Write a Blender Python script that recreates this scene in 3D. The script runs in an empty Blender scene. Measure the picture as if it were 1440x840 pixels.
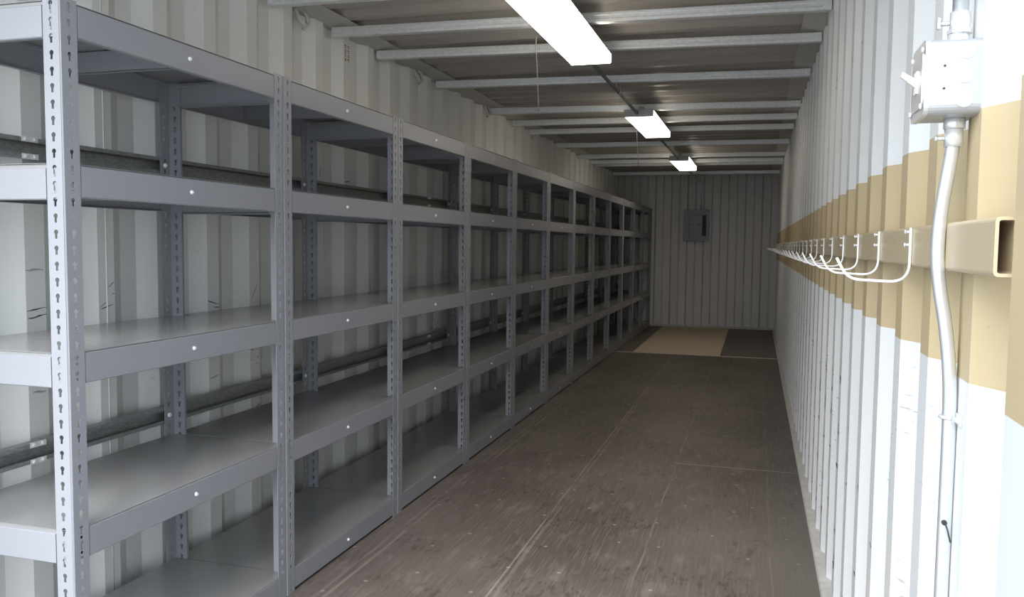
import bpy, bmesh, math, random
from mathutils import Vector, Matrix
random.seed(7)
C = bpy.context.scene.collection
PI = math.pi

# ------------------------------------------------------------------ materials
MATS = {}
class NT:
    def __init__(s, name):
        m = bpy.data.materials.new(name); m.use_nodes = True
        s.m = m; s.t = m.node_tree; s.b = s.t.nodes['Principled BSDF']; MATS[name] = m
    def n(s, kind, **kw):
        nd = s.t.nodes.new(kind)
        for k, v in kw.items():
            if k in nd.inputs.keys(): nd.inputs[k].default_value = v
            else: setattr(nd, k, v)
        return nd
    def l(s, a, b): s.t.links.new(a, b)
    def math(s, op, a, b=None, c=None, clamp=False):
        nd = s.t.nodes.new('ShaderNodeMath'); nd.operation = op; nd.use_clamp = clamp
        for i, v in enumerate((a, b, c)):
            if v is None: continue
            if isinstance(v, (int, float)): nd.inputs[i].default_value = v
            else: s.l(v, nd.inputs[i])
        return nd.outputs[0]
    def coords(s, scale=(1, 1, 1)):
        tc = s.n('ShaderNodeTexCoord'); mp = s.n('ShaderNodeMapping')
        mp.inputs['Scale'].default_value = scale
        s.l(tc.outputs['Object'], mp.inputs['Vector']); return mp.outputs['Vector']
    def noise(s, scale, vscale=(1, 1, 1), detail=4, rough=.55, w=0.0):
        nd = s.n('ShaderNodeTexNoise'); nd.inputs['Scale'].default_value = scale
        nd.inputs['Detail'].default_value = detail; nd.inputs['Roughness'].default_value = rough
        s.l(s.coords(vscale), nd.inputs['Vector']); return nd.outputs['Fac']
    def ramp(s, fac, lo, hi, smooth=True):
        nd = s.t.nodes.new('ShaderNodeMapRange'); nd.interpolation_type = 'SMOOTHSTEP' if smooth else 'LINEAR'
        s.l(fac, nd.inputs['Value']); nd.inputs['From Min'].default_value = lo; nd.inputs['From Max'].default_value = hi
        return nd.outputs['Result']
    def mix(s, fac, a, b):
        nd = s.t.nodes.new('ShaderNodeMix'); nd.data_type = 'RGBA'
        if isinstance(fac, (int, float)): nd.inputs[0].default_value = fac
        else: s.l(fac, nd.inputs[0])
        for i, v in ((6, a), (7, b)):
            if isinstance(v, tuple): nd.inputs[i].default_value = (*v, 1)
            else: s.l(v, nd.inputs[i])
        return nd.outputs[2]
    def base(s, c):
        if isinstance(c, tuple): s.b.inputs['Base Color'].default_value = (*c, 1)
        else: s.l(c, s.b.inputs['Base Color'])
    def bump(s, h, dist=.001, strength=.5):
        nd = s.n('ShaderNodeBump'); nd.inputs['Distance'].default_value = dist; nd.inputs['Strength'].default_value = strength
        s.l(h, nd.inputs['Height']); s.l(nd.outputs['Normal'], s.b.inputs['Normal'])

def simple(name, col, rough=.5, metal=0.0, spec=.5, var=.06, vs=6):
    t = NT(name); nz = t.noise(vs)
    d = tuple(max(0, c * (1 - var)) for c in col); h = tuple(min(1, c * (1 + var)) for c in col)
    t.base(t.mix(nz, d, h)); t.b.inputs['Roughness'].default_value = rough
    t.b.inputs['Metallic'].default_value = metal
    t.b.inputs['Specular IOR Level'].default_value = spec
    return t

simple('rack_paint', (.258, .264, .290), .40, var=.03)
t = simple('deck_paint', (.255, .26, .272), .21, spec=.85, var=.03)
sc = t.math('MULTIPLY', t.ramp(t.noise(55, (1, .22, 1), 4), .66, .74), t.ramp(t.noise(2.2, (1, 1, 1), 2), .55, .68))
t.base(t.mix(t.math('MULTIPLY', sc, .5), t.mix(t.noise(3), (.262, .262, .266), (.288, .285, .282)), (.42, .38, .36)))
simple('zinc_bolt', (.9, .91, .93), .3, .2)
simple('rivet', (.55, .57, .6), .3, .6)
t = NT('galvanised'); nz = t.noise(90, (.5, 1, 1), 5); n2 = t.noise(7)
t.base(t.mix(t.ramp(nz, .3, .7), (.74, .76, .77), (.85, .87, .88)))
t.b.inputs['Metallic'].default_value = .4; t.l(t.math('MULTIPLY_ADD', n2, .25, .28), t.b.inputs['Roughness'])
t = NT('dull_galvanised'); nz = t.noise(120, (1, .4, 1), 4)
t.base(t.mix(t.ramp(nz, .3, .7), (.24, .25, .25), (.34, .35, .35)))
t.b.inputs['Metallic'].default_value = .5; t.b.inputs['Roughness'].default_value = .45

def wall_mat(name, col, scuff, band):
    t = NT(name)
    big = t.noise(1.6, (1, 1, .5), 3); c = t.mix(big, tuple(x * .95 for x in col), tuple(min(1, x * 1.03) for x in col))
    # dark scuffs left by cargo: short level dashes grouped in patches
    dash = t.ramp(t.noise(22, (1, 1, 5.5), 2, .4), .66, .70)
    patch = t.ramp(t.noise(2.3, (1, 1, 1.1), 2), .54, .62)
    tc = t.n('ShaderNodeTexCoord'); sp = t.n('ShaderNodeSeparateXYZ'); t.l(tc.outputs['Object'], sp.inputs[0])
    z = sp.outputs['Z']
    lo, hi = band
    zone = t.math('MULTIPLY', t.ramp(z, lo, lo + .15), t.math('SUBTRACT', 1.0, t.ramp(z, hi - .25, hi)))
    m = t.math('MULTIPLY', t.math('MULTIPLY', dash, patch), t.math('MULTIPLY', zone, scuff), clamp=True)
    c = t.mix(m, c, (.09, .085, .095))
    # fine rust flecks
    fl = t.ramp(t.noise(70, (1, 1, .6), 2), .74, .78)
    c = t.mix(t.math('MULTIPLY', fl, .35), c, (.28, .2, .16))
    t.base(c); t.b.inputs['Roughness'].default_value = .45
    return t
wall_mat('white_wall_paint', (.72, .725, .71), .75, (.12, 1.1))
wall_mat('scuffed_white_paint', (.74, .755, .765), .45, (-.1, 1.15))
wall_mat('tan_wall_paint', (.53, .43, .265), .0, (0, 1))
simple('tan_rail_paint', (.50, .41, .27), .35, var=.02)
simple('back_wall_paint', (.68, .67, .66), .55, var=.06, vs=3)
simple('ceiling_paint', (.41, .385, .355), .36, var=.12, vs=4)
simple('side_rail_paint', (.52, .51, .48), .5, var=.08)
simple('dirty_white_trim', (.55, .54, .52), .6, var=.25, vs=30)
simple('scuff_black', (.05, .05, .055), .7)
simple('scuff_grey', (.33, .33, .34), .7)
simple('faded_red_stencil', (.25, .10, .08), .7)
simple('white_steel', (.83, .84, .85), .3, .15, var=.02)
simple('bright_zinc', (.80, .82, .84), .28, .55, var=.03)
simple('box_zinc', (.44, .465, .50), .4, .5, var=.04)
simple('conduit_zinc', (.66, .68, .70), .36, .7, var=.04)
simple('dark_conduit', (.20, .205, .21), .4, .6, var=.08)
simple('fixture_metal', (.50, .50, .50), .5, var=.03)
simple('panel_grey', (.12, .125, .14), .38, .3, var=.05)
simple('panel_dark', (.03, .03, .035), .6)
simple('ivory_plastic', (.8, .79, .75), .4)
simple('black_rubber', (.03, .03, .035), .6)
simple('cable_grey', (.12, .115, .11), .6)
t = simple('plywood', (.43, .33, .235), .6)
g = t.noise(6, (7, .35, 1), 6)
t.base(t.mix(g, (.56, .45, .33), (.68, .56, .42)))

# worn dark plywood floor
t = NT('floor_plywood')
tc = t.n('ShaderNodeTexCoord'); sp = t.n('ShaderNodeSeparateXYZ'); t.l(tc.outputs['Object'], sp.inputs[0])
X, Y = sp.outputs['X'], sp.outputs['Y']
big = t.noise(1.3, (1, .6, 1), 4); grain = t.noise(20, (6, .22, 1), 6, .65); mid = t.noise(9, (1.5, .5, 1), 5, .6)
c = t.mix(t.ramp(big, .3, .7), (.108, .086, .077), (.180, .150, .136))
c = t.mix(t.math('MULTIPLY', t.ramp(grain, .45, .72), .7), c, (.23, .20, .18))
c = t.mix(t.math('MULTIPLY', t.ramp(mid, .52, .72), .6), c, (.25, .22, .20))
dk = t.math('MULTIPLY', t.ramp(t.noise(16, (2.6, .8, 1), 6, .75), .50, .60), t.ramp(t.noise(3.6, (1, 1, 1), 4), .50, .60))
c = t.mix(t.math('MULTIPLY', dk, .5), c, (.045, .03, .027))
wob = t.math('MULTIPLY_ADD', t.noise(3, (1, 1, 1), 3), .03, -.015)
Xw = t.math('ADD', X, wob)
def line(coord, at, w):
    d = t.math('ABSOLUTE', t.math('SUBTRACT', coord, at))
    return t.math('SUBTRACT', 1.0, t.ramp(d, w * .3, w))
brk = t.ramp(t.noise(4, (3, .7, 1), 4), .34, .56)
near = t.math('SUBTRACT', 1.0, t.ramp(Y, 3.18, 3.22))
for at, w, k in ((.675, .006, .55), (.70, .012, .25), (.125, .010, .35), (.09, .006, .3), (1.16, .006, .3), (1.66, .005, .25), (.40, .004, .2)):
    m = t.math('MULTIPLY', t.math('MULTIPLY', line(Xw if at != .675 else X, at, w), brk), k)
    c = t.mix(m, c, (.42, .36, .32))
m = t.math('MULTIPLY', line(Y, 3.222, .009), t.ramp(X, 1.14, 1.16))
c = t.mix(t.math('MULTIPLY', m, .8), c, (.42, .36, .32))
c = t.mix(t.math('MULTIPLY', line(X, .400, .003), .5), c, (.04, .03, .03))
vo = t.n('ShaderNodeTexVoronoi'); vo.voronoi_dimensions = '2D'; vo.inputs['Scale'].default_value = 3.6; vo.inputs['Randomness'].default_value = .8
t.l(t.coords((1, 1, 0)), vo.inputs['Vector'])
dots = t.math('SUBTRACT', 1.0, t.ramp(vo.outputs['Distance'], .022, .034))
c = t.mix(t.math('MULTIPLY', dots, .45), c, (.5, .46, .42))
gr = t.math('MULTIPLY', t.ramp(X, 1.55, 1.75), .35)
c = t.mix(gr, c, (.115, .11, .095))
t.base(c); t.l(t.math('MULTIPLY_ADD', mid, .25, .42), t.b.inputs['Roughness']); t.b.inputs['Specular IOR Level'].default_value = .35
t.bump(grain, .0012, .5)
t = simple('yard_concrete', (.42, .41, .39), .9, var=.15, vs=3)

t = NT('lamp_diffuser')
t.base((.85, .83, .78)); t.b.inputs['Emission Color'].default_value = (1.0, .90, .74, 1); t.b.inputs['Emission Strength'].default_value = 7.5
M = MATS

# ------------------------------------------------------------------ mesh builder
class MB:
    def __init__(s): s.bm = bmesh.new(); s.mi = 0
    def face(s, vs):
        try:
            f = s.bm.faces.new(vs); f.material_index = s.mi; return f
        except ValueError: return None
    def box(s, x0, x1, y0, y1, z0, z1, bev=0):
        bm = bmesh.new()
        v = [bm.verts.new((x, y, z)) for x in (x0, x1) for y in (y0, y1) for z in (z0, z1)]
        for q in ((0, 1, 3, 2), (4, 6, 7, 5), (0, 4, 5, 1), (2, 3, 7, 6), (0, 2, 6, 4), (1, 5, 7, 3)):
            bm.faces.new([v[i] for i in q])
        if bev: bmesh.ops.bevel(bm, geom=bm.edges[:], offset=bev, segments=2, affect='EDGES', profile=.6)
        s.merge(bm); return s
    def merge(s, bm, mat=None):
        if mat is not None: bm.transform(mat)
        mp = {}
        for v in bm.verts: mp[v] = s.bm.verts.new(v.co)
        for f in bm.faces:
            g = s.face([mp[v] for v in f.verts])
            if g: g.smooth = f.smooth
        bm.free()
    def prism(s, pts, f, a, b, caps=True):
        """closed 2D outline pts, f(u,v,w)->3D, from w=a to w=b"""
        A = [s.bm.verts.new(f(u, v, a)) for u, v in pts]; B = [s.bm.verts.new(f(u, v, b)) for u, v in pts]
        n = len(pts)
        for i in range(n): s.face([A[i], A[(i + 1) % n], B[(i + 1) % n], B[i]])
        if caps: s.face(A[::-1]); s.face(B)
        return s
    def cyl(s, p, q, r, n=16, r2=None, smooth=True, caps=True):
        p, q = Vector(p), Vector(q); d = (q - p).normalized()
        a = d.orthogonal().normalized(); b = d.cross(a); r2 = r if r2 is None else r2
        A = []; B = []
        for i in range(n):
            t = 2 * PI * i / n; e = a * math.cos(t) + b * math.sin(t)
            A.append(s.bm.verts.new(p + e * r)); B.append(s.bm.verts.new(q + e * r2))
        for i in range(n):
            g = s.face([A[i], A[(i + 1) % n], B[(i + 1) % n], B[i]])
            if g: g.smooth = smooth
        if caps: s.face(A[::-1]); s.face(B)
        return s
    def tube(s, pts, r, n=12):
        pts = [Vector(p) for p in pts]; rings = []
        d0 = (pts[1] - pts[0]).normalized(); a = d0.orthogonal().normalized()
        for i, p in enumerate(pts):
            d = (pts[min(i + 1, len(pts) - 1)] - pts[max(i - 1, 0)]).normalized()
            a = (a - d * a.dot(d)).normalized(); b = d.cross(a)
            rings.append([s.bm.verts.new(p + (a * math.cos(2 * PI * k / n) + b * math.sin(2 * PI * k / n)) * r) for k in range(n)])
        for R0, R1 in zip(rings, rings[1:]):
            for k in range(n):
                g = s.face([R0[k], R0[(k + 1) % n], R1[(k + 1) % n], R1[k]])
                if g: g.smooth = True
        s.face(rings[0][::-1]); s.face(rings[-1]); return s
    def hexhead(s, p, d, r, h):
        p = Vector(p); d = Vector(d)
        s.cyl(p, p + d * h * .35, r * 1.35, 14, smooth=False); s.cyl(p + d * h * .35, p + d * h, r, 6, r * .92, smooth=False); return s
    def mesh(s, name, mats):
        bmesh.ops.recalc_face_normals(s.bm, faces=s.bm.faces)
        me = bpy.data.meshes.new(name); s.bm.to_mesh(me); s.bm.free()
        for m in (mats if isinstance(mats, (list, tuple)) else [mats]): me.materials.append(M[m])
        return me
    def build(s, name, mats, parent=None, loc=(0, 0, 0), rz=0):
        return put(name, s.mesh(name, mats), parent, loc, rz)
def put(name, me, parent=None, loc=(0, 0, 0), rz=0):
    o = bpy.data.objects.new(name, me); C.objects.link(o); o.location = loc; o.rotation_euler = (0, 0, rz)
    if parent: o.parent = parent
    return o
def thing(name, label, cat, loc=(0, 0, 0), group=None, rz=0):
    o = bpy.data.objects.new(name, None); C.objects.link(o); o.location = loc; o.rotation_euler = (0, 0, rz)
    o.empty_display_size = .1
    return tag(o, label, cat, group)
def tag(o, label, cat, group=None):
    o['label'] = label; o['category'] = cat
    if group: o['group'] = group
    return o
def struct(o, label=None):
    o['kind'] = 'structure'
    if label: o['label'] = label
    return o
def copy_tree(root):
    r = root.copy(); C.objects.link(r)
    for ch in root.children:
        c = ch.copy(); C.objects.link(c); c.parent = r
        for g in ch.children:
            d = g.copy(); C.objects.link(d); d.parent = c
    return r
def smooth_path(pts, n=8):
    """Catmull-Rom through pts"""
    P = [Vector(p) for p in pts]; P = [P[0] * 2 - P[1]] + P + [P[-1] * 2 - P[-2]]; out = []
    for i in range(1, len(P) - 2):
        for k in range(n):
            t = k / n; a, b, c, d = P[i - 1], P[i], P[i + 1], P[i + 2]
            out.append(.5 * ((2 * b) + (c - a) * t + (2 * a - 5 * b + 4 * c - d) * t * t + (3 * b - a - 3 * c + d) * t ** 3))
    out.append(P[-2]); return out
def fillet(pts, r, n=6):
    P = [Vector(p) for p in pts]; out = [P[0]]
    for a, b, c in zip(P, P[1:], P[2:]):
        u = (a - b).normalized(); v = (c - b).normalized()
        rr = min(r, (a - b).length * .49, (c - b).length * .49)
        s0 = b + u * rr; e0 = b + v * rr
        for k in range(n + 1):
            t = k / n; out.append(s0 * (1 - t) ** 2 + b * 2 * t * (1 - t) + e0 * t * t)
    out.append(P[-1]); return out

def rrect(x0, x1, z0, z1, rad, n=4):
    pts = []
    for cx, cz, a0 in ((x1 - rad, z1 - rad, 0), (x0 + rad, z1 - rad, PI / 2), (x0 + rad, z0 + rad, PI), (x1 - rad, z0 + rad, 1.5 * PI)):
        for k in range(n + 1): a = a0 + PI / 2 * k / n; pts.append((cx + rad * math.cos(a), cz + rad * math.sin(a)))
    return pts
# ------------------------------------------------------------------ dimensions
PITCH = .9432; UW = .9395; DEP = .465; UH = 1.829
XL, XR, YB, YF = -.53, 1.858, 11.38, -.74
WT = 2.355          # wall top
CP = .2842         # side wall corrugation pitch
FL, RUN, CD = .072, .068, .036

# ------------------------------------------------------------------ container shell
def corr_profile(edge_far, y0, y1, x_in, sgn):
    """points (y, x). protruding flat ends (far side) at edge_far + n*CP; recess goes to x_in + sgn*CD"""
    pts = []
    n = int((y0 - edge_far) / CP) - 2
    while edge_far + n * CP - 2 * CP < y1:
        e = edge_far + n * CP
        pts += [(e - FL, x_in), (e, x_in), (e + RUN, x_in + sgn * CD), (e + CP - FL - RUN, x_in + sgn * CD)]
        n += 1
    def at(y):
        for (ya, xa), (yb, xb) in zip(pts, pts[1:]):
            if ya <= y <= yb: return xa + (xb - xa) * (y - ya) / max(1e-9, yb - ya)
    out = [(y0, at(y0))] + [p for p in pts if y0 < p[0] < y1] + [(y1, at(y1))]
    return out
def side_wall(name, mats, prof, sgn, bands, marks=()):
    b = MB(); th = .004
    zs = [bands[0][0]] + [z1 for _, z1, _ in bands]
    cols = [[b.bm.verts.new((x, y, z)) for y, x in prof] for z in zs]
    back = [[b.bm.verts.new((x + sgn * (CD * 0 + th), y, z)) for y, x in prof] for z in zs]
    for k, (z0, z1, mi) in enumerate(bands):
        b.mi = mi
        for S in (cols, back):
            for i in range(len(prof) - 1): b.face([S[k][i], S[k][i + 1], S[k + 1][i + 1], S[k + 1][i]])
    b.mi = bands[0][2]
    for S0, S1 in ((cols[0], back[0]), (cols[-1], back[-1])):
        for i in range(len(prof) - 1): b.face([S0[i], S0[i + 1], S1[i + 1], S1[i]])
    for k in range(len(zs) - 1):
        for i in (0, -1): b.face([cols[k][i], cols[k + 1][i], back[k + 1][i], back[k][i]])
    for (ya, za, yb, zb, w, mi, x) in marks:     # paint scuffs lying on the sheet
        b.mi = mi
        d = Vector((yb - ya, zb - za)); nrm = Vector((-d.y, d.x)).normalized() * w / 2
        n = max(2, int(d.length / .012)); prev = None
        for i in range(n + 1):
            f = i / n; ww = (.35 + .65 * math.sin(PI * min(1, f * 1.1))) * (1 + .3 * random.uniform(-1, 1))
            cy, cz = ya + d.x * f, za + d.y * f + random.uniform(-1, 1) * w * .3
            cur = (b.bm.verts.new((x - sgn * .0006, cy + nrm.x * ww, cz + nrm.y * ww)), b.bm.verts.new((x - sgn * .0006, cy - nrm.x * ww, cz - nrm.y * ww)))
            if prev: b.face([prev[0], cur[0], cur[1], prev[1]])
            prev = cur
    if sgn < 0: b.mi = 0; b.cyl((XL - .001, LE - 2 * CP - FL * .48, 0), (XL - .001, LE - 2 * CP - FL * .48, WT), .0032, 8)
    return b.build(name, mats)

LE, RE = 1.304, .0641
LMARKS = []
def lm(n, f0, z0, f1, z1, w=.005, mi=1):       # n: which flat (0 ends at LE), f: fraction along the flat
    z0 = 1.266 + (z0 - 1.2475) * .891; z1 = 1.266 + (z1 - 1.2475) * .891; w *= .5
    e = LE + n * CP
    LMARKS.append((e - FL * (1 - f0), z0, e - FL * (1 - f1), z1, w, mi, XL))
for a in ((-2, .1, .985, .95, 1.00, .008), (-2, .55, 1.062, .98, 1.085, .006), (-2, .8, 1.04, 1.0, 1.04, .005), (-2, .1, .99, .45, 1.01, .012, 2),
          (-2, .1, 1.42, .9, 1.40, .012, 2), (-2, .3, .88, .95, .90, .010, 2), (-2, .4, .875, .9, .86, .005), (-2, .3, .16, .9, .2, .010),
          (0, .0, .975, .98, .955, .011), (0, .5, .945, 1.0, .94, .010), (0, .1, .83, .9, .84, .006), (0, .5, .73, .95, .73, .005),
          (0, .05, .62, .9, .63, .010, 2), (0, .1, .245, .95, .285, .013), (0, .0, .22, .6, .21, .006, 2),
          (1, .1, .95, .9, 1.05, .005), (1, .2, .30, .9, .33, .012), (1, .3, .35, .9, .34, .008), (1, .1, .40, .9, .44, .006), (1, .2, .80, .8, .81, .010, 2),
          (-3, .0, 1.0, 1.0, 1.01, .008), (-3, .05, .975, 1.0, .985, .010), (-3, .0, 1.14, .9, 1.14, .012, 2), (-3, .1, 1.53, .9, 1.52, .006, 2),
          (-3, .2, .72, .9, .72, .014, 2), (3, .1, .25, .9, .28, .010), (3, .2, .9, .8, .95, .006), (4, .2, .3, .9, .33, .010), (5, .3, .28, .9, .25, .010),
          (3, .2, .20, .8, .22, .008), (4, .3, .85, .9, .87, .006), (6, .2, .3, .9, .3, .01), (3, .45, 1.60, .6, 1.66, .010), (4, .2, 1.60, .9, 1.61, .012),
          (2, .3, 1.00, .5, .90, .006, 1), (7, .2, .9, .8, .9, .01), (5, .2, 1.0, .4, .9, .008)):
    lm(*a)
# small faded stencilled marks high on the sheet, too worn to read
for r in range(4):
    for cidx in range(2):
        e = LE + 4 * CP - FL; yy = e + .010 + cidx * .032; zz = 2.29 - r * .022
        for sgm in ((0, 0, .010, .004), (.010, .004, .020, -.002), (.004, -.010, .018, -.006)):
            LMARKS.append((yy + sgm[0], zz + sgm[1], yy + sgm[2], zz + sgm[3], .008, 3, XL))
wl = side_wall('wall_left', ['white_wall_paint', 'scuff_black', 'scuff_grey', 'faded_red_stencil'], corr_profile(LE, YF, YB + .06, XL, -1), -1, [(0, WT + .06, 0)], LMARKS)
struct(wl)

RMARKS = []
rr = random.Random(3)
def rm(e_idx, f0, z0, f1, z1, w, mi): 
    e = RE + e_idx * CP; RMARKS.append((e - FL * (1 - f0), z0, e - FL * (1 - f1), z1, w, mi, XR))
for k in range(5, 18):                       # rows of rub marks at pallet heights
    for base, mi, n in ((.62, 2, 4), (.30, 2, 4), (.47, 1, 1), (.78, 1, 2), (.16, 1, 2)):
        if rr.random() < .95:
            zb = base + rr.uniform(-.05, .05)
            for q in range(rr.randint(1, n)):
                f = rr.uniform(.0, .3); g = rr.uniform(.55, 1.0); z = zb + q * .014
                rm(k, f, z, g, z + rr.uniform(-.006, .006), rr.uniform(.006, .016), mi)
    if rr.random() < .6: z = rr.uniform(.2, .9); rm(k, .9, z, 1.0, z + rr.uniform(-.06, .06), .006, 1)
for k in range(4, 16):
    if rr.random() < .7:
        z = rr.uniform(1.55, 2.1)
        for q in range(rr.randint(1, 4)): rm(k, rr.uniform(.1, .5), z + q * .012, rr.uniform(.6, 1), z + q * .012, .004, rr.choice((1, 2)))
# scuffs on the slopes that face the doorway too
for k in range(2, 14):
    e = RE + k * CP - FL
    for q in range(rr.randint(2, 6)):
        z = rr.choice((.2, .3, .36, .5, .62, .66, .8, 1.9)) + rr.uniform(-.04, .04)
        RMARKS.append((e + .002, z, e + rr.uniform(.01, .035), z + rr.uniform(-.01, .02), rr.uniform(.005, .014), rr.choice((1, 2)), XR))
wr = side_wall('wall_right', ['scuffed_white_paint', 'scuff_black', 'scuff_grey', 'tan_wall_paint'], corr_profile(RE, YF, YB + .06, XR, 1), 1,
               [(0, 1.077, 0), (1.077, 1.458, 3), (1.458, WT + .06, 0)], RMARKS)
struct(wr)
# back wall: narrow ribs
b = MB(); prof = []; s = .1226; x = .044 - 8 * s; up = False
while x < XR + .1:
    y0, y1 = (YB, YB + .036) if up else (YB + .036, YB)
    prof += [(x - .012, y0), (x + .012, y1)]; up = not up; x += s
prof = [(XL - .05, prof[0][1])] + [p for p in prof if XL - .05 < p[0] < XR + .05] + [(XR + .05, prof[-1][1])]
A = [b.bm.verts.new((px, py, 0)) for px, py in prof]; B = [b.bm.verts.new((px, py, WT + .06)) for px, py in prof]
A2 = [b.bm.verts.new((px, py + .004, 0)) for px, py in prof]; B2 = [b.bm.verts.new((px, py + .004, WT + .06)) for px, py in prof]
for i in range(len(prof) - 1):
    b.face([A[i], A[i + 1], B[i + 1], B[i]]); b.face([A2[i], A2[i + 1], B2[i + 1], B2[i]])
    b.face([A[i], A[i + 1], A2[i + 1], A2[i]]); b.face([B[i], B[i + 1], B2[i + 1], B2[i]])
struct(b.build('wall_back', 'back_wall_paint'))
# ceiling: ribs running across
b = MB(); prof = []; y = YF
while y < YB + .1:
    prof += [(y, 2.376), (y + .058, 2.376), (y + .104, 2.399), (y + .163, 2.399)]; y += .209
A = [b.bm.verts.new((XL - .05, py, pz)) for py, pz in prof]; B = [b.bm.verts.new((XR + .05, py, pz)) for py, pz in prof]
A2 = [b.bm.verts.new((XL - .05, py, pz + .004)) for py, pz in prof]; B2 = [b.bm.verts.new((XR + .05, py, pz + .004)) for py, pz in prof]
for i in range(len(prof) - 1):
    b.face([A[i], A[i + 1], B[i + 1], B[i]]); b.face([A2[i], A2[i + 1], B2[i + 1], B2[i]])
    b.face([A[i], A[i + 1], A2[i + 1], A2[i]]); b.face([B[i], B[i + 1], B2[i + 1], B2[i]])
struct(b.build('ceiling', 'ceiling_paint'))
struct(MB().box(XL - .05, XR + .06, YF, YB + .05, -.10, 0).build('floor', 'floor_plywood'))
# sloped cover of the top side rails, both sides
def rail_prof(sg, x0):
    return [(x0 + sg * .05, 2.350), (x0 - sg * .002, 2.350), (x0 - sg * .012, 2.353), (x0 - sg * .105, 2.372), (x0 - sg * .105, 2.3755), (x0 + sg * .05, 2.3755)]
for n_, sg, x0 in ((1, -1, XL), (2, 1, XR)):
    struct(MB().prism(rail_prof(sg, x0), lambda u, v, w: (u, w, v), YF, YB).build('trim_%d' % n_, 'side_rail_paint'))
struct(MB().box(XL, XR, YB - .014, YB + .003, 0, .034, .003).build('trim_3', 'dirty_white_trim'))
struct(MB().prism([(1.828, .002), (1.832, .012), (1.90, .016), (1.90, .0), (1.828, .0)], lambda u, v, w: (u, w, v), YF, YB - .02).build('trim_4', 'dirty_white_trim'))
struct(MB().box(.0, 1.827, 8.055, 8.085, 0, .005, .0015).build('trim_5', 'dirty_white_trim'))
# door frame corner post on the right
b = MB(); b.mi = 0
cp = [(1.8455, -.515), (1.8505, -.510), (2.05, -.510), (2.05, -.80), (1.8505, -.80), (1.8455, -.795)]
for z0, z1, mi in ((-.1, 1.077, 0), (1.077, 1.458, 1), (1.458, 2.60, 0)):
    b.mi = mi; b.prism(cp, lambda u, v, w: (u, v, w), z0, z1, caps=True)
struct(b.build('trim_6', ['scuffed_white_paint', 'tan_wall_paint']))
b = MB(); b.prism([(-.525, -.74), (-.70, -.74), (-.70, -.86), (-.54, -.86), (-.525, -.845)], lambda u, v, w: (u, v, w), -.1, 2.60)
struct(b.build('trim_7', 'white_wall_paint'))
struct(MB().box(-14, 16, -22, YF - .02, -.30, -.12).build('ground', 'yard_concrete'))

tag(MB().box(.205, 1.20, 8.088, YB - .018, 0, .006, .002).build('plywood_sheet', 'plywood'), 'clean tan plywood sheet laid into the dark floor by the back wall', 'plywood sheet')

# ------------------------------------------------------------------ shelving unit
CELL = .0381
def key_radius(a):
    # keyhole outline (radius at angle a about the hole centre): round head above, slot below
    best = 0.0; dx, dz = math.cos(a), math.sin(a); r = 0.0
    while r < .02:
        x, z = dx * r, dz * r
        inside = (x * x + (z - .0050) ** 2 < .0062 ** 2) or (abs(x) < .0034 and -.0110 < z < .006)
        if inside: best = r
        r += .0002
    return max(best, .0028)
def post_mesh():
    b = MB(); L = .050; T = .0022; bev = .0036; n = int(round(UH / CELL))
    hw = (L - bev) / 2; hh = UH / n / 2; cu = bev + hw
    ang = sorted(set([math.atan2(sz * hh, sx * hw) for sx in (1, -1) for sz in (1, -1)] + [i * PI / 8 for i in range(-7, 9)] + [-PI / 2 + .3, -PI / 2 - .3]))
    inner = [(math.cos(a) * key_radius(a), math.sin(a) * key_radius(a)) for a in ang]
    outer = []
    for a in ang:
        c, s_ = math.cos(a), math.sin(a); k = min(hw / max(1e-9, abs(c)), hh / max(1e-9, abs(s_))); outer.append((c * k, s_ * k))
    m = len(ang)
    for fl in (0, 1):
        P = (lambda u, z, t: (-t, u, z)) if fl == 0 else (lambda u, z, t: (-u, t, z))
        for k in range(n):
            zc = (k + .5) * 2 * hh
            vi = [[b.bm.verts.new(P(cu + u, zc + z, t)) for u, z in inner] for t in (0, T)]
            vo_ = [[b.bm.verts.new(P(cu + u, zc + z, t)) for u, z in outer] for t in (0, T)]
            for i in range(m):
                j = (i + 1) % m
                for q in (0, 1): b.face([vo_[q][i], vo_[q][j], vi[q][j], vi[q][i]])
                b.face([vi[0][i], vi[0][j], vi[1][j], vi[1][i]])
        # free edge and ends
        b.face([b.bm.verts.new(P(L, z, t)) for z, t in ((0, 0), (UH, 0), (UH, T), (0, T))])
        for z in (0, UH): b.face([b.bm.verts.new(P(u, z, t)) for u, t in ((bev, 0), (L, 0), (L, T), (bev, T))])
    # rounded outer corner and inner corner
    arc = [(-bev + bev * math.cos(a), bev - bev * math.sin(a)) for a in [i * PI / 2 / 3 for i in range(4)]]
    arc = [(-bev + bev * math.cos(a), bev - bev * math.sin(a)) for a in [0, PI / 6, PI / 3, PI / 2]]
    for (x0, y0), (x1, y1) in zip(arc, arc[1:]):
        g = b.face([b.bm.verts.new(p) for p in ((x0, y0, 0), (x0, y0, UH), (x1, y1, UH), (x1, y1, 0))])
        if g: g.smooth = True
    bmesh.ops.remove_doubles(b.bm, verts=b.bm.verts, dist=.00004)
    return b.mesh('post', 'rack_paint')
POST = post_mesh()
BH = .076
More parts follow.
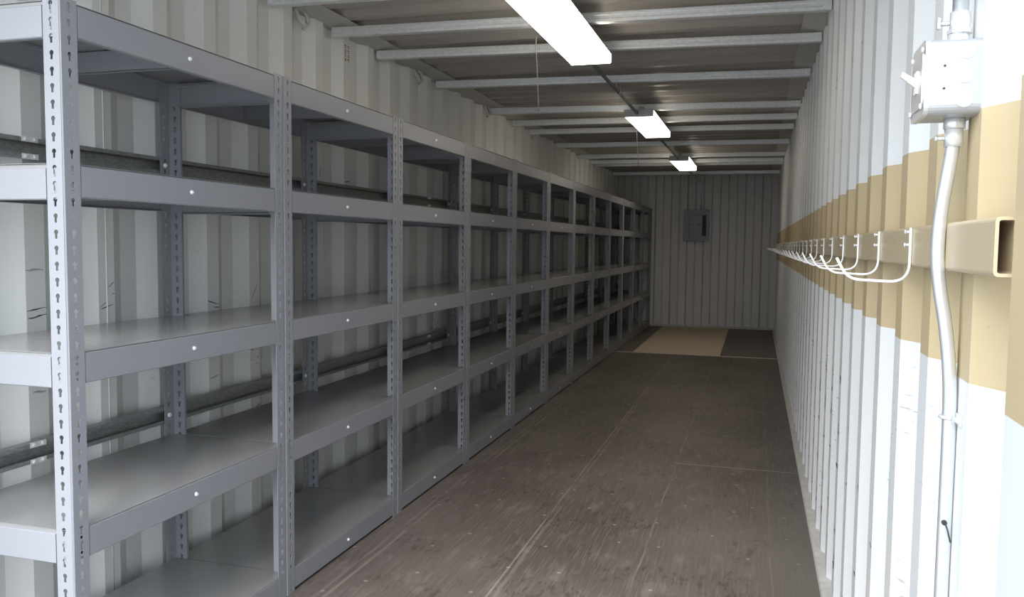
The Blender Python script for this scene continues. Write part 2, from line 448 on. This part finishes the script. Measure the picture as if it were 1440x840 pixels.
def beam_mesh(name, length, inset):
    """beam running along +Y from 0..length, outer face towards +X at x=0, top at z=0; ends tuck behind the post flanges"""
    b = MB(); T = .002
    pr = [(-.0025, 0), (0, -.0025), (0, -BH + .0025), (-.0025, -BH), (-.018, -BH), (-.018, -BH + T), (-.004, -BH + T), (-T, -BH + .005), (-T, -.005), (-.004, -T), (-.026, -T), (-.026, 0)]
    b.prism(pr, lambda u, v, w: (u, w, v), inset, length - inset)
    for e0, e1 in ((.004, inset + .001), (length - inset - .001, length - .004)):
        b.box(-.0055, -.0030, e0, e1, -BH + .001, -.001)
        yc = .026 if e0 < length / 2 else length - .026
        for zc in (-.019, -.057):
            b.cyl((-.003, yc, zc), (.0004, yc, zc), .0046, 12, .0036)
    return b.mesh(name, ['rack_paint'])
FRONT = beam_mesh('long_beam', UW, .0535); SIDE = beam_mesh('side_beam', DEP, .0535)
b = MB(); N_ = .0525; xa_, xb_, ya_, yb_ = -DEP + .0012, -.0012, .0014, UW - .0014; q_ = .0038
b.prism([(xa_ + N_, ya_), (xb_ - N_, ya_), (xb_ - N_, q_), (xb_ - q_, q_), (xb_ - q_, ya_ + N_), (xb_, ya_ + N_), (xb_, yb_ - N_), (xb_ - q_, yb_ - N_), (xb_ - q_, yb_ - q_), (xb_ - N_, yb_ - q_),
         (xb_ - N_, yb_), (xa_ + N_, yb_), (xa_ + N_, yb_ - q_), (xa_ + q_, yb_ - q_), (xa_ + q_, yb_ - N_), (xa_, yb_ - N_), (xa_, ya_ + N_), (xa_ + q_, ya_ + N_), (xa_ + q_, q_), (xa_ + N_, q_)], lambda u, v, w: (u, v, w), .0001, .0012)
b.box(-DEP + .03, -.03, .006, .008, -.020, -.001); b.box(-DEP + .03, -.03, UW - .008, UW - .006, -.020, -.001)
DECK = b.mesh('shelf_deck', 'deck_paint')
b = MB(); hw = .018
b.prism([(-hw, -.003), (-hw, -.060), (-hw + .010, -.060), (-hw + .010, -.058), (-hw + .002, -.058), (-hw + .002, -.005), (hw - .002, -.005), (hw - .002, -.058), (hw - .010, -.058), (hw - .010, -.060), (hw, -.060), (hw, -.003)],
        lambda u, v, w: (w, UW / 2 + u, v), -DEP + .0025, -.0025)
BRACE = b.mesh('cross_brace', 'rack_paint')
WBOLT = MB().hexhead((-DEP + .0024, UW - .028, 0), (1, 0, 0), .0062, .007).mesh('bolt', 'zinc_bolt')
BOLT = MB().hexhead((0, UW / 2 - .012, -.038), (1, 0, 0), .0046, .006).mesh('bolt', 'zinc_bolt')
LEVELS = [.089, .556, .991, 1.444, 1.823]
ORD = ['nearest', 'second', 'third', 'fourth', 'fifth', 'sixth', 'seventh', 'eighth', 'ninth', 'tenth', 'eleventh', 'farthest']
G_RACK = 'grey shelving units lined up along the left wall'
def make_unit():
    r = thing('shelving_unit', '', 'shelving unit', group=G_RACK)
    put('post', POST, r, (0, 0, 0), 0); put('post', POST, r, (0, UW, 0), PI / 2)
    put('post', POST, r, (-DEP, UW, 0), PI); put('post', POST, r, (-DEP, 0, 0), -PI / 2)
    for z in (1.530, .630): put('bolt', WBOLT, r, (0, 0, z))
    for z in LEVELS:
        d = put('shelf_deck', DECK, r, (0, 0, z - .0012))
        f = put('long_beam', FRONT, r, (-.0004, 0, z - .0026)); put('bolt', BOLT, f, (0, 0, 0))['label'] = 'shiny zinc bolt head'
        put('long_beam', FRONT, r, (-DEP + .0004, UW, z - .0026), PI)
        # side beams: outer face towards -Y (near) and +Y (far)
        put('side_beam', SIDE, r, (-DEP, .0004, z - .0100), -PI / 2)
        put('side_beam', SIDE, r, (0, UW - .0004, z - .0100), PI / 2)
        put('cross_brace', BRACE, r, (0, 0, z - .0012))
    return r
unit = make_unit()
for k in range(12):
    o = unit if k == 0 else copy_tree(unit)
    o.location = (0, k * PITCH + .002, 0)
    if k == 0: o['label'] = 'nearest grey steel shelving unit, its left post brightly lit at the doorway'
    elif k == 11: o['label'] = 'farthest grey steel shelving unit, last of the row before the back wall'
    else: o['label'] = '%s grey steel five-shelf unit counted from the doorway, empty, on the left' % ORD[k]

# ------------------------------------------------------------------ galvanised rails behind the racks
def c_rail(name, z0, label):
    r = thing(name, label, 'wall rail', (-.467, -.12, z0), 'galvanised rails behind the shelving')
    L = 11.45; H = .060; D = .034; T = .002; lip = .013
    pr = [(0, 0), (-D, 0), (-D, H), (0, H), (0, H - lip), (-T, H - lip), (-T, H - T), (-D + T, H - T), (-D + T, T), (-T, T), (-T, lip), (0, lip)]
    b = MB(); b.prism(pr, lambda u, v, w: (u, w, v), 0, L); b.build('channel', 'dull_galvanised', r)
    for i in range(4):
        y = .463 + i * 3.05
        for zz in (.005, H - .005):
            s_ = MB().box(-.0005, .0015, y - .022, y + .034, zz - .008, zz + .008)
            for dy in (-.010, .022): s_.hexhead((.0010, y + dy, zz), (1, 0, 0), .0048, .006)
            s_.build('coupling_plate', 'galvanised', r)
    for i in range(8):
        e = LE + (-3 + 5 * i) * CP - FL / 2 + .12
        MB().box(XL + .467, -D - .0005, e - .02, e + .02, .008, .011).box(XL + .467, XL + .470, e - .02, e + .02, .008, .050).build('standoff_bracket', 'dull_galvanised', r)
    return r
c_rail('wall_rail', 1.498, 'upper galvanised steel rail behind the shelving, running level near the top shelves')
c_rail('wall_rail', .600, 'lower galvanised steel rail behind the shelving, just above the second shelf')

# ------------------------------------------------------------------ ceiling beams
BEAMS = [(1.67, 1.78), (2.237, 2.343), (2.754, 2.928), (3.649, 3.815), (4.790, 4.955), (5.457, 5.56), (6.04, 6.152), (7.14, 7.252), (8.30, 8.407), (8.98, 9.067), (9.35, 9.428), (10.76, 10.80)]
BORD = ['nearest', 'second', 'third', 'fourth', 'fifth', 'sixth', 'seventh', 'eighth', 'ninth', 'tenth', 'eleventh', 'farthest']
for i, (yl, yr) in enumerate(BEAMS):
    xa, xb = XL + .004, XR - .006
    L = math.hypot(xb - xa, yr - yl); rz = math.atan2(yr - yl, xb - xa)
    lab = '%s galvanised steel beam spanning the ceiling, counted from the doorway' % BORD[i]
    if i == 0: lab = 'nearest galvanised ceiling beam, cut off by the top edge of the photo'
    if i == 11: lab = 'farthest galvanised ceiling beam, dim, right against the back wall'
    r = thing('ceiling_beam', lab, 'ceiling beam', (xa, yl, 2.301), 'galvanised beams across the ceiling', rz)
    H = .0475; T = .0025
    pr = [(.0, .003), (.003, 0), (.038, 0), (.038, .012), (.0355, .012), (.0355, T), (.004, T), (T, .005), (T, H - .005), (.004, H - T), (.0355, H - T), (.0355, H - .012), (.038, H - .012), (.038, H), (.003, H), (0, H - .003)]
    # shallow rolled groove along the face
    pr = pr[:1] + pr[1:] + [(0, .034), (.002, .031), (.002, .018), (0, .015)]
    MB().prism(pr, lambda u, v, w: (w, u, v), 0, L).build('channel', 'galvanised', r)
    for xe, sg in ((.0, 1), (L, -1)):
        q = MB().box(min(xe, xe + sg * .035), max(xe, xe + sg * .035), -.0035, -.0005, .004, .046)
        q.hexhead((xe + sg * .018, -.0035, .025), (0, -1, 0), .006, .007)
        q.build('end_clip', 'galvanised', r)

# ------------------------------------------------------------------ lashing rings high on the left wall
for i, (y, lab) in enumerate(((1.94, 'nearest white lashing ring under the ceiling on the left wall'), (3.33, 'second white lashing ring along the top of the left wall'), (4.72, 'third white lashing ring along the top of the left wall'), (6.11, 'farthest small lashing ring high on the left wall'))):
    b = MB()
    b.tube(smooth_path([(0, -.050, .028), (.018, -.042, -.012), (.026, -.012, -.036), (.026, .016, -.026), (.018, .034, .0), (0, .044, .028)], 6), .0105, 10)
    b.tube(smooth_path([(.002, .0, .035), (.024, .004, .016), (.030, .012, -.010), (.012, .020, -.036), (0, .022, -.05)], 5), .008, 10)
    o = b.build('lashing_ring', 'side_rail_paint', None, (XL + .004, y, 2.318)); tag(o, lab, 'lashing ring', 'lashing rings on the left wall')

# ------------------------------------------------------------------ fluorescent lamps
def lamp(y0, y1, lab, x=.706):
    L = y1 - y0; r = thing('ceiling_lamp', lab, 'ceiling lamp', (x, y0, 2.207), 'fluorescent strip lamps down the ceiling')
    MB().prism([(-.104, .030), (-.104, .055), (.104, .055), (.104, .030)], lambda u, v, w: (u, w, v), .004, L - .004).build('housing', 'fixture_metal', r)
    h = [(-.107, .048), (-.107, .008), (-.101, .0015), (.101, .0015), (.107, .008), (.107, .048), (.1045, .048), (.1045, .029), (-.1045, .029), (-.1045, .048)]
    MB().prism(h, lambda u, v, w: (u, w, v), .006, L - .006).build('diffuser', 'lamp_diffuser', r)
    hp = [(-.109, .056), (-.109, .004), (-.105, 0), (.105, 0), (.109, .004), (.109, .056)]
    for a_, b_ in ((0, .0055), (L - .0055, L)):
        MB().prism(hp, lambda u, v, w: (u, w, v), a_, b_).build('end_cap', 'fixture_metal', r)
    for a_ in (.12, L - .16):
        MB().box(-.02, .02, a_, a_ + .03, .055, .093).build('hanger', 'fixture_metal', r)
    return r
lamp(1.53, 2.755, 'nearest lit fluorescent lamp, cut off by the top edge of the photo')
lamp(4.575, 5.80, 'middle lit fluorescent lamp hanging below the ceiling beams')
lamp(7.855, 9.10, 'farthest and smallest lit fluorescent lamp near the back wall')
o = MB().tube(smooth_path([(.802, 1.93, 2.29), (.820, 1.92, 2.225), (.812, 1.93, 2.2035), (.77, 1.98, 2.2035), (.69, 2.01, 2.2035), (.625, 2.04, 2.2035), (.598, 2.06, 2.200), (.592, 2.065, 2.16), (.600, 2.065, 2.02), (.608, 2.065, 1.86)], 8), .0021, 8).build('pull_cord', 'cable_grey')
tag(o, 'thin cord looped under the nearest lamp and hanging down beside it', 'cord')
o = MB().tube(smooth_path([(.602, 5.29, 2.27), (.596, 5.29, 2.215), (.595, 5.29, 2.18), (.603, 5.29, 2.04), (.615, 5.29, 1.91)], 8), .0021, 8).build('pull_cord', 'cable_grey')
tag(o, 'thin pull cord hanging from the left edge of the middle lamp', 'cord')

# ------------------------------------------------------------------ conduits along the ceiling
def ceil_conduit(y0, y1, straps, lab):
    r = thing('electrical_conduit', lab, 'conduit', (.693, y0, 2.237), 'dark conduits joining the ceiling lamps')
    MB().cyl((0, 0, 0), (0, y1 - y0, 0), .0105, 16).build('pipe', 'dark_conduit', r)
    for ys in straps:
        q = MB(); q.tube([(.0, ys - y0, -.014), (.012, ys - y0, -.008), (.014, ys - y0, .004), (.014, ys - y0, .0645)], .0028, 8)
        q.tube([(.0, ys - y0, -.014), (-.012, ys - y0, -.008), (-.014, ys - y0, .004), (-.014, ys - y0, .0645)], .0028, 8)
        q.build('strap', 'conduit_zinc', r)
    for ye in (0.02, y1 - y0 - .02): MB().cyl((0, ye - .018, 0), (0, ye + .018, 0), .0145, 12).build('connector', 'dark_conduit', r)
ceil_conduit(2.757, 4.573, (3.73,), 'dark conduit pipe between the nearest and middle ceiling lamps')
ceil_conduit(5.802, 7.853, (6.09, 7.19), 'dark conduit pipe between the middle and farthest ceiling lamps')
r = thing('electrical_conduit', 'conduit from the farthest lamp bending down the back wall to the panel', 'conduit', (.693, 9.102, 2.237))
MB().tube(fillet([(0, 0, 0), (0, 1.90, 0), (.040, YB - .025 - 9.102, 0), (.042, YB - .022 - 9.102, -.10), (.042, YB - .022 - 9.102, -.4295)], .07), .0105, 12).build('pipe', 'conduit_zinc', r)
MB().cyl((0, .02, 0), (0, .055, 0), .0145, 12).build('connector', 'dark_conduit', r)

# ------------------------------------------------------------------ breaker panel on the back wall
r = thing('breaker_panel', 'grey electrical breaker panel mounted on the back wall', 'breaker panel', (.676, YB, 1.331))
MB().box(-.165, .165, -.088, -.001, .02, .46, .004).build('enclosure', 'panel_grey', r)
b = MB(); W2, H2 = .193, .476        # cover frame around the door and the open breaker slot
b.box(-W2, -.105, -.096, -.088, 0, H2, .002).box(.150, W2, -.096, -.088, 0, H2, .002).box(-.106, .151, -.096, -.088, 0, .075, .002).box(-.106, .151, -.096, -.088, .400, H2, .002)
b.build('cover', 'panel_grey', r)
d = MB().box(-.100, .088, -.104, -.098, .078, .397, .003).build('door', 'panel_grey', r)
MB().box(.02, .07, -.110, -.104, .250, .262, .002).build('latch', 'panel_dark', d)
MB().box(-.08, -.035, -.1052, -.104, .250, .260).build('nameplate', 'panel_dark', d)
b = MB().box(.092, .148, -.0905, -.0885, .078, .397)
b.build('breaker_slot', 'panel_dark', r)
for i in range(8):
    MB().box(.100, .140, -.094, -.0905, .090 + i * .037, .116 + i * .037, .002).build('breaker', 'black_rubber', r)

# ------------------------------------------------------------------ tan hook rail on the right wall
r = thing('hook_rail', 'long tan rectangular steel tube rail fixed along the right wall', 'rail', (1.832, -.493, 1.233))
H, D, T = .070, .0255, .004; L = 11.80
b = MB(); po = rrect(0, D, 0, H, .006); pi_ = rrect(T, D - T, T, H - T, .003)
V = [[b.bm.verts.new((x, y, z)) for x, z in P_] for P_, y in ((po, 0), (po, L), (pi_, 0), (pi_, L))]
n = len(po)
for i in range(n):
    j = (i + 1) % n
    b.face([V[0][i], V[0][j], V[1][j], V[1][i]]); b.face([V[2][i], V[2][j], V[3][j], V[3][i]])
    b.face([V[0][i], V[0][j], V[2][j], V[2][i]]); b.face([V[1][i], V[1][j], V[3][j], V[3][i]])
b.build('tube', 'tan_rail_paint', r)

# hooks
def hook_meshes():
    b = MB(); R = .0025
    path = fillet([(-.0028, 0, .068), (-.0028, 0, -.029), (-.104, 0, -.025), (-.124, 0, .0135)], .034, 8)
    b.tube(path, R, 10)
    w = b.mesh('wire', 'white_steel')
    s_ = MB()
    for z in (.061, .038): s_.cyl((-.0040, .0, z), (-.0105, .001, z), .0026, 10); s_.cyl((-.0105, .001, z), (-.0135, .001, z), .0038, 10)
    return w, s_.mesh('stud', 'bright_zinc')
HW, HS = hook_meshes()
hk = thing('wall_hook', '', 'hook', group='silver wire hooks along the tan rail')
put('wire', HW, hk); put('stud', HS, hk)
HO = ['nearest', 'second', 'third', 'fourth', 'fifth', 'sixth', 'seventh', 'eighth', 'ninth', 'tenth', 'eleventh', 'twelfth', 'thirteenth', 'fourteenth', 'fifteenth', 'sixteenth']
HP = .392
y = .034; k = 0
while y < 11.2:
    o = hk if k == 0 else copy_tree(hk)
    o.location = (1.832, y, 1.233)
    if k == 0: o['label'] = 'nearest and largest silver U-shaped hook on the tan rail'
    elif k < 16: o['label'] = '%s silver U-shaped hook on the tan rail, counted from the doorway end' % HO[k]
    else: o['label'] = 'far silver hook bunched together with others at the back end of the tan rail'; o['group'] = 'far hooks bunched at the back end of the rail'
    k += 1; y += HP

# ------------------------------------------------------------------ switch box and conduit on the right wall
bx = thing('junction_box', 'square galvanised electrical box with a toggle switch on the right wall', 'junction box', (1.8248, -.2355, 1.452))
b = MB(); b.prism(rrect(-.0515, .0515, 0, .104, .013, 5), lambda u, v, w: (w, u, v), -.032, .033); b.build('body', 'box_zinc', bx)
b = MB(); b.prism(rrect(-.0525, .0525, -.001, .105, .015, 5), lambda u, v, w: (w, u, v), -.0385, -.0322)
b.prism(rrect(-.040, .040, .012, .092, .012, 5), lambda u, v, w: (w, u, v), -.0405, -.0384)
b.build('cover_plate', 'conduit_zinc', bx)
for yy in (-.040, .040):
    for zz in (.013, .091):
        MB().cyl((-.040, yy, zz), (-.043, yy, zz), .0050, 14, .004).build('screw', 'bright_zinc', bx)
sw = MB().box(-.043, -.040, -.010, .010, .036, .068, .001).build('toggle_switch', 'ivory_plastic', bx)
MB().prism([(-.043, .046), (-.043, .058), (-.060, .069), (-.062, .062)], lambda u, v, w: (u, w, v), -.0045, .0045).build('toggle', 'ivory_plastic', sw)
for zz in (.019, .052, .085):
    MB().cyl((.012, -.0510, zz), (.012, -.0525, zz), .0105, 24).cyl((.012, -.0525, zz), (.012, -.0532, zz), .0080, 24).build('knockout', 'bright_zinc', bx)
for zz in (.035, .066):
    MB().cyl((-.014, -.0510, zz), (-.014, -.0520, zz), .0018, 12).build('screw_hole', 'panel_dark', bx)
for zz in (-.0145, .104):
    MB().cyl((.0115, 0, zz), (.0115, 0, zz + .0145), .0145, 16).build('connector', 'bright_zinc', bx)
MB().cyl((.0112, 0, -.040), (.0112, 0, -.0145), .0125, 16).cyl((-.001, -.002, -.028), (-.011, -.002, -.028), .003, 8).cyl((-.011, -.002, -.028), (-.014, -.002, -.028), .0048, 8).build('connector', 'bright_zinc', bx)
cd = thing('electrical_conduit', 'bright galvanised conduit running down the right wall and bowing over the tan rail', 'conduit', (1.836, -.2355, 0))
pth = [(.0115, 0, .03), (.0115, 0, .60), (.0115, 0, .80), (.0115, 0, 1.0), (.009, 0, 1.08), (.001, 0, 1.15), (-.0085, 0, 1.205), (-.0137, 0, 1.25), (-.0137, 0, 1.290), (-.010, 0, 1.335), (-.003, 0, 1.39), (-.0005, 0, 1.42), (0, 0, 1.4515)]
MB().tube(smooth_path(pth, 5), .0095, 20).build('pipe', 'conduit_zinc', cd)
q = MB().tube([(.0115 + .0125 * math.cos(a), .0125 * math.sin(a), 1.018) for a in [i * PI / 10 for i in range(5, 16)]], .0030, 8).box(.0185, .0215, -.032, -.006, 1.010, 1.026, .001)
q.hexhead((.0185, -.022, 1.018), (-1, 0, 0), .004, .005); q.build('strap', 'bright_zinc', cd)
q = MB().cyl((.009, -.009, .862), (.009, -.0125, .862), .004, 8).tube([(.009, -.0125, .864), (.012, -.018, .855), (.015, -.026, .838)], .0012, 6); q.build('cable_tie', 'black_rubber', cd)
cu = thing('electrical_conduit', 'bright conduit rising above the electrical box to the ceiling', 'conduit', (1.8375, -.2355, 1.557))
MB().cyl((0, 0, 0.001), (0, 0, .80), .0105, 20).build('pipe', 'conduit_zinc', cu)
MB().cyl((0, 0, .012), (0, 0, .045), .0135, 16).cyl((0, 0, .0147), (0, 0, .020), .0165, 8, smooth=False).build('connector', 'bright_zinc', cu)
MB().cyl((-.014, -.002, .03), (-.026, -.002, .03), .0035, 8).box(-.030, -.026, -.007, .003, .022, .038, .001).build('set_screw', 'conduit_zinc', cu)

# ------------------------------------------------------------------ light: overcast daylight through the open end
w = bpy.data.worlds.new('sky'); bpy.context.scene.world = w; w.use_nodes = True; nt = w.node_tree
bg = nt.nodes['Background']
tc = nt.nodes.new('ShaderNodeTexCoord'); sx = nt.nodes.new('ShaderNodeSeparateXYZ'); nt.links.new(tc.outputs['Generated'], sx.inputs[0])
mr = nt.nodes.new('ShaderNodeMapRange'); nt.links.new(sx.outputs['Z'], mr.inputs['Value']); mr.inputs['From Min'].default_value = 0; mr.inputs['From Max'].default_value = .9
mx = nt.nodes.new('ShaderNodeMix'); mx.data_type = 'RGBA'; nt.links.new(mr.outputs[0], mx.inputs[0])
mx.inputs[6].default_value = (.84, .92, 1.0, 1); mx.inputs[7].default_value = (.70, .84, 1.0, 1)
nt.links.new(mx.outputs[2], bg.inputs['Color']); bg.inputs['Strength'].default_value = 3.3
sl = bpy.data.lights.new('sun', 'SUN'); sl.energy = 6.0; sl.angle = math.radians(50); sl.color = (1, .98, .95)
so = bpy.data.objects.new('sun', sl); C.objects.link(so)
d = Vector((.12, .78, -.62)).normalized(); so.rotation_euler = d.to_track_quat('-Z', 'Y').to_euler()

# ------------------------------------------------------------------ camera
f, yaw, pt, roll = 1155.62, .28806, .066944, .010754
F = Vector((-math.sin(yaw) * math.cos(pt), math.cos(yaw) * math.cos(pt), -math.sin(pt)))
R = Vector((math.cos(yaw), math.sin(yaw), 0)); U = R.cross(F)
c_, s_ = math.cos(roll), math.sin(roll); R2 = R * c_ + U * s_; U2 = U * c_ - R * s_
cam = bpy.data.cameras.new('camera'); co = bpy.data.objects.new('camera', cam); C.objects.link(co)
m4 = Matrix((R2, U2, -F)).transposed().to_4x4(); m4.translation = Vector((1.5682, -1.5657, 1.2659))
co.matrix_world = m4; cam.sensor_width = 36; cam.lens = f / 1440 * 36; cam.clip_start = .02; cam.clip_end = 200
sc = bpy.context.scene; sc.camera = co
sc.view_settings.view_transform = 'Standard'; sc.view_settings.look = 'None'; sc.view_settings.gamma = 1
sc.view_settings.exposure = 0.0; sc.view_settings.use_curve_mapping = False
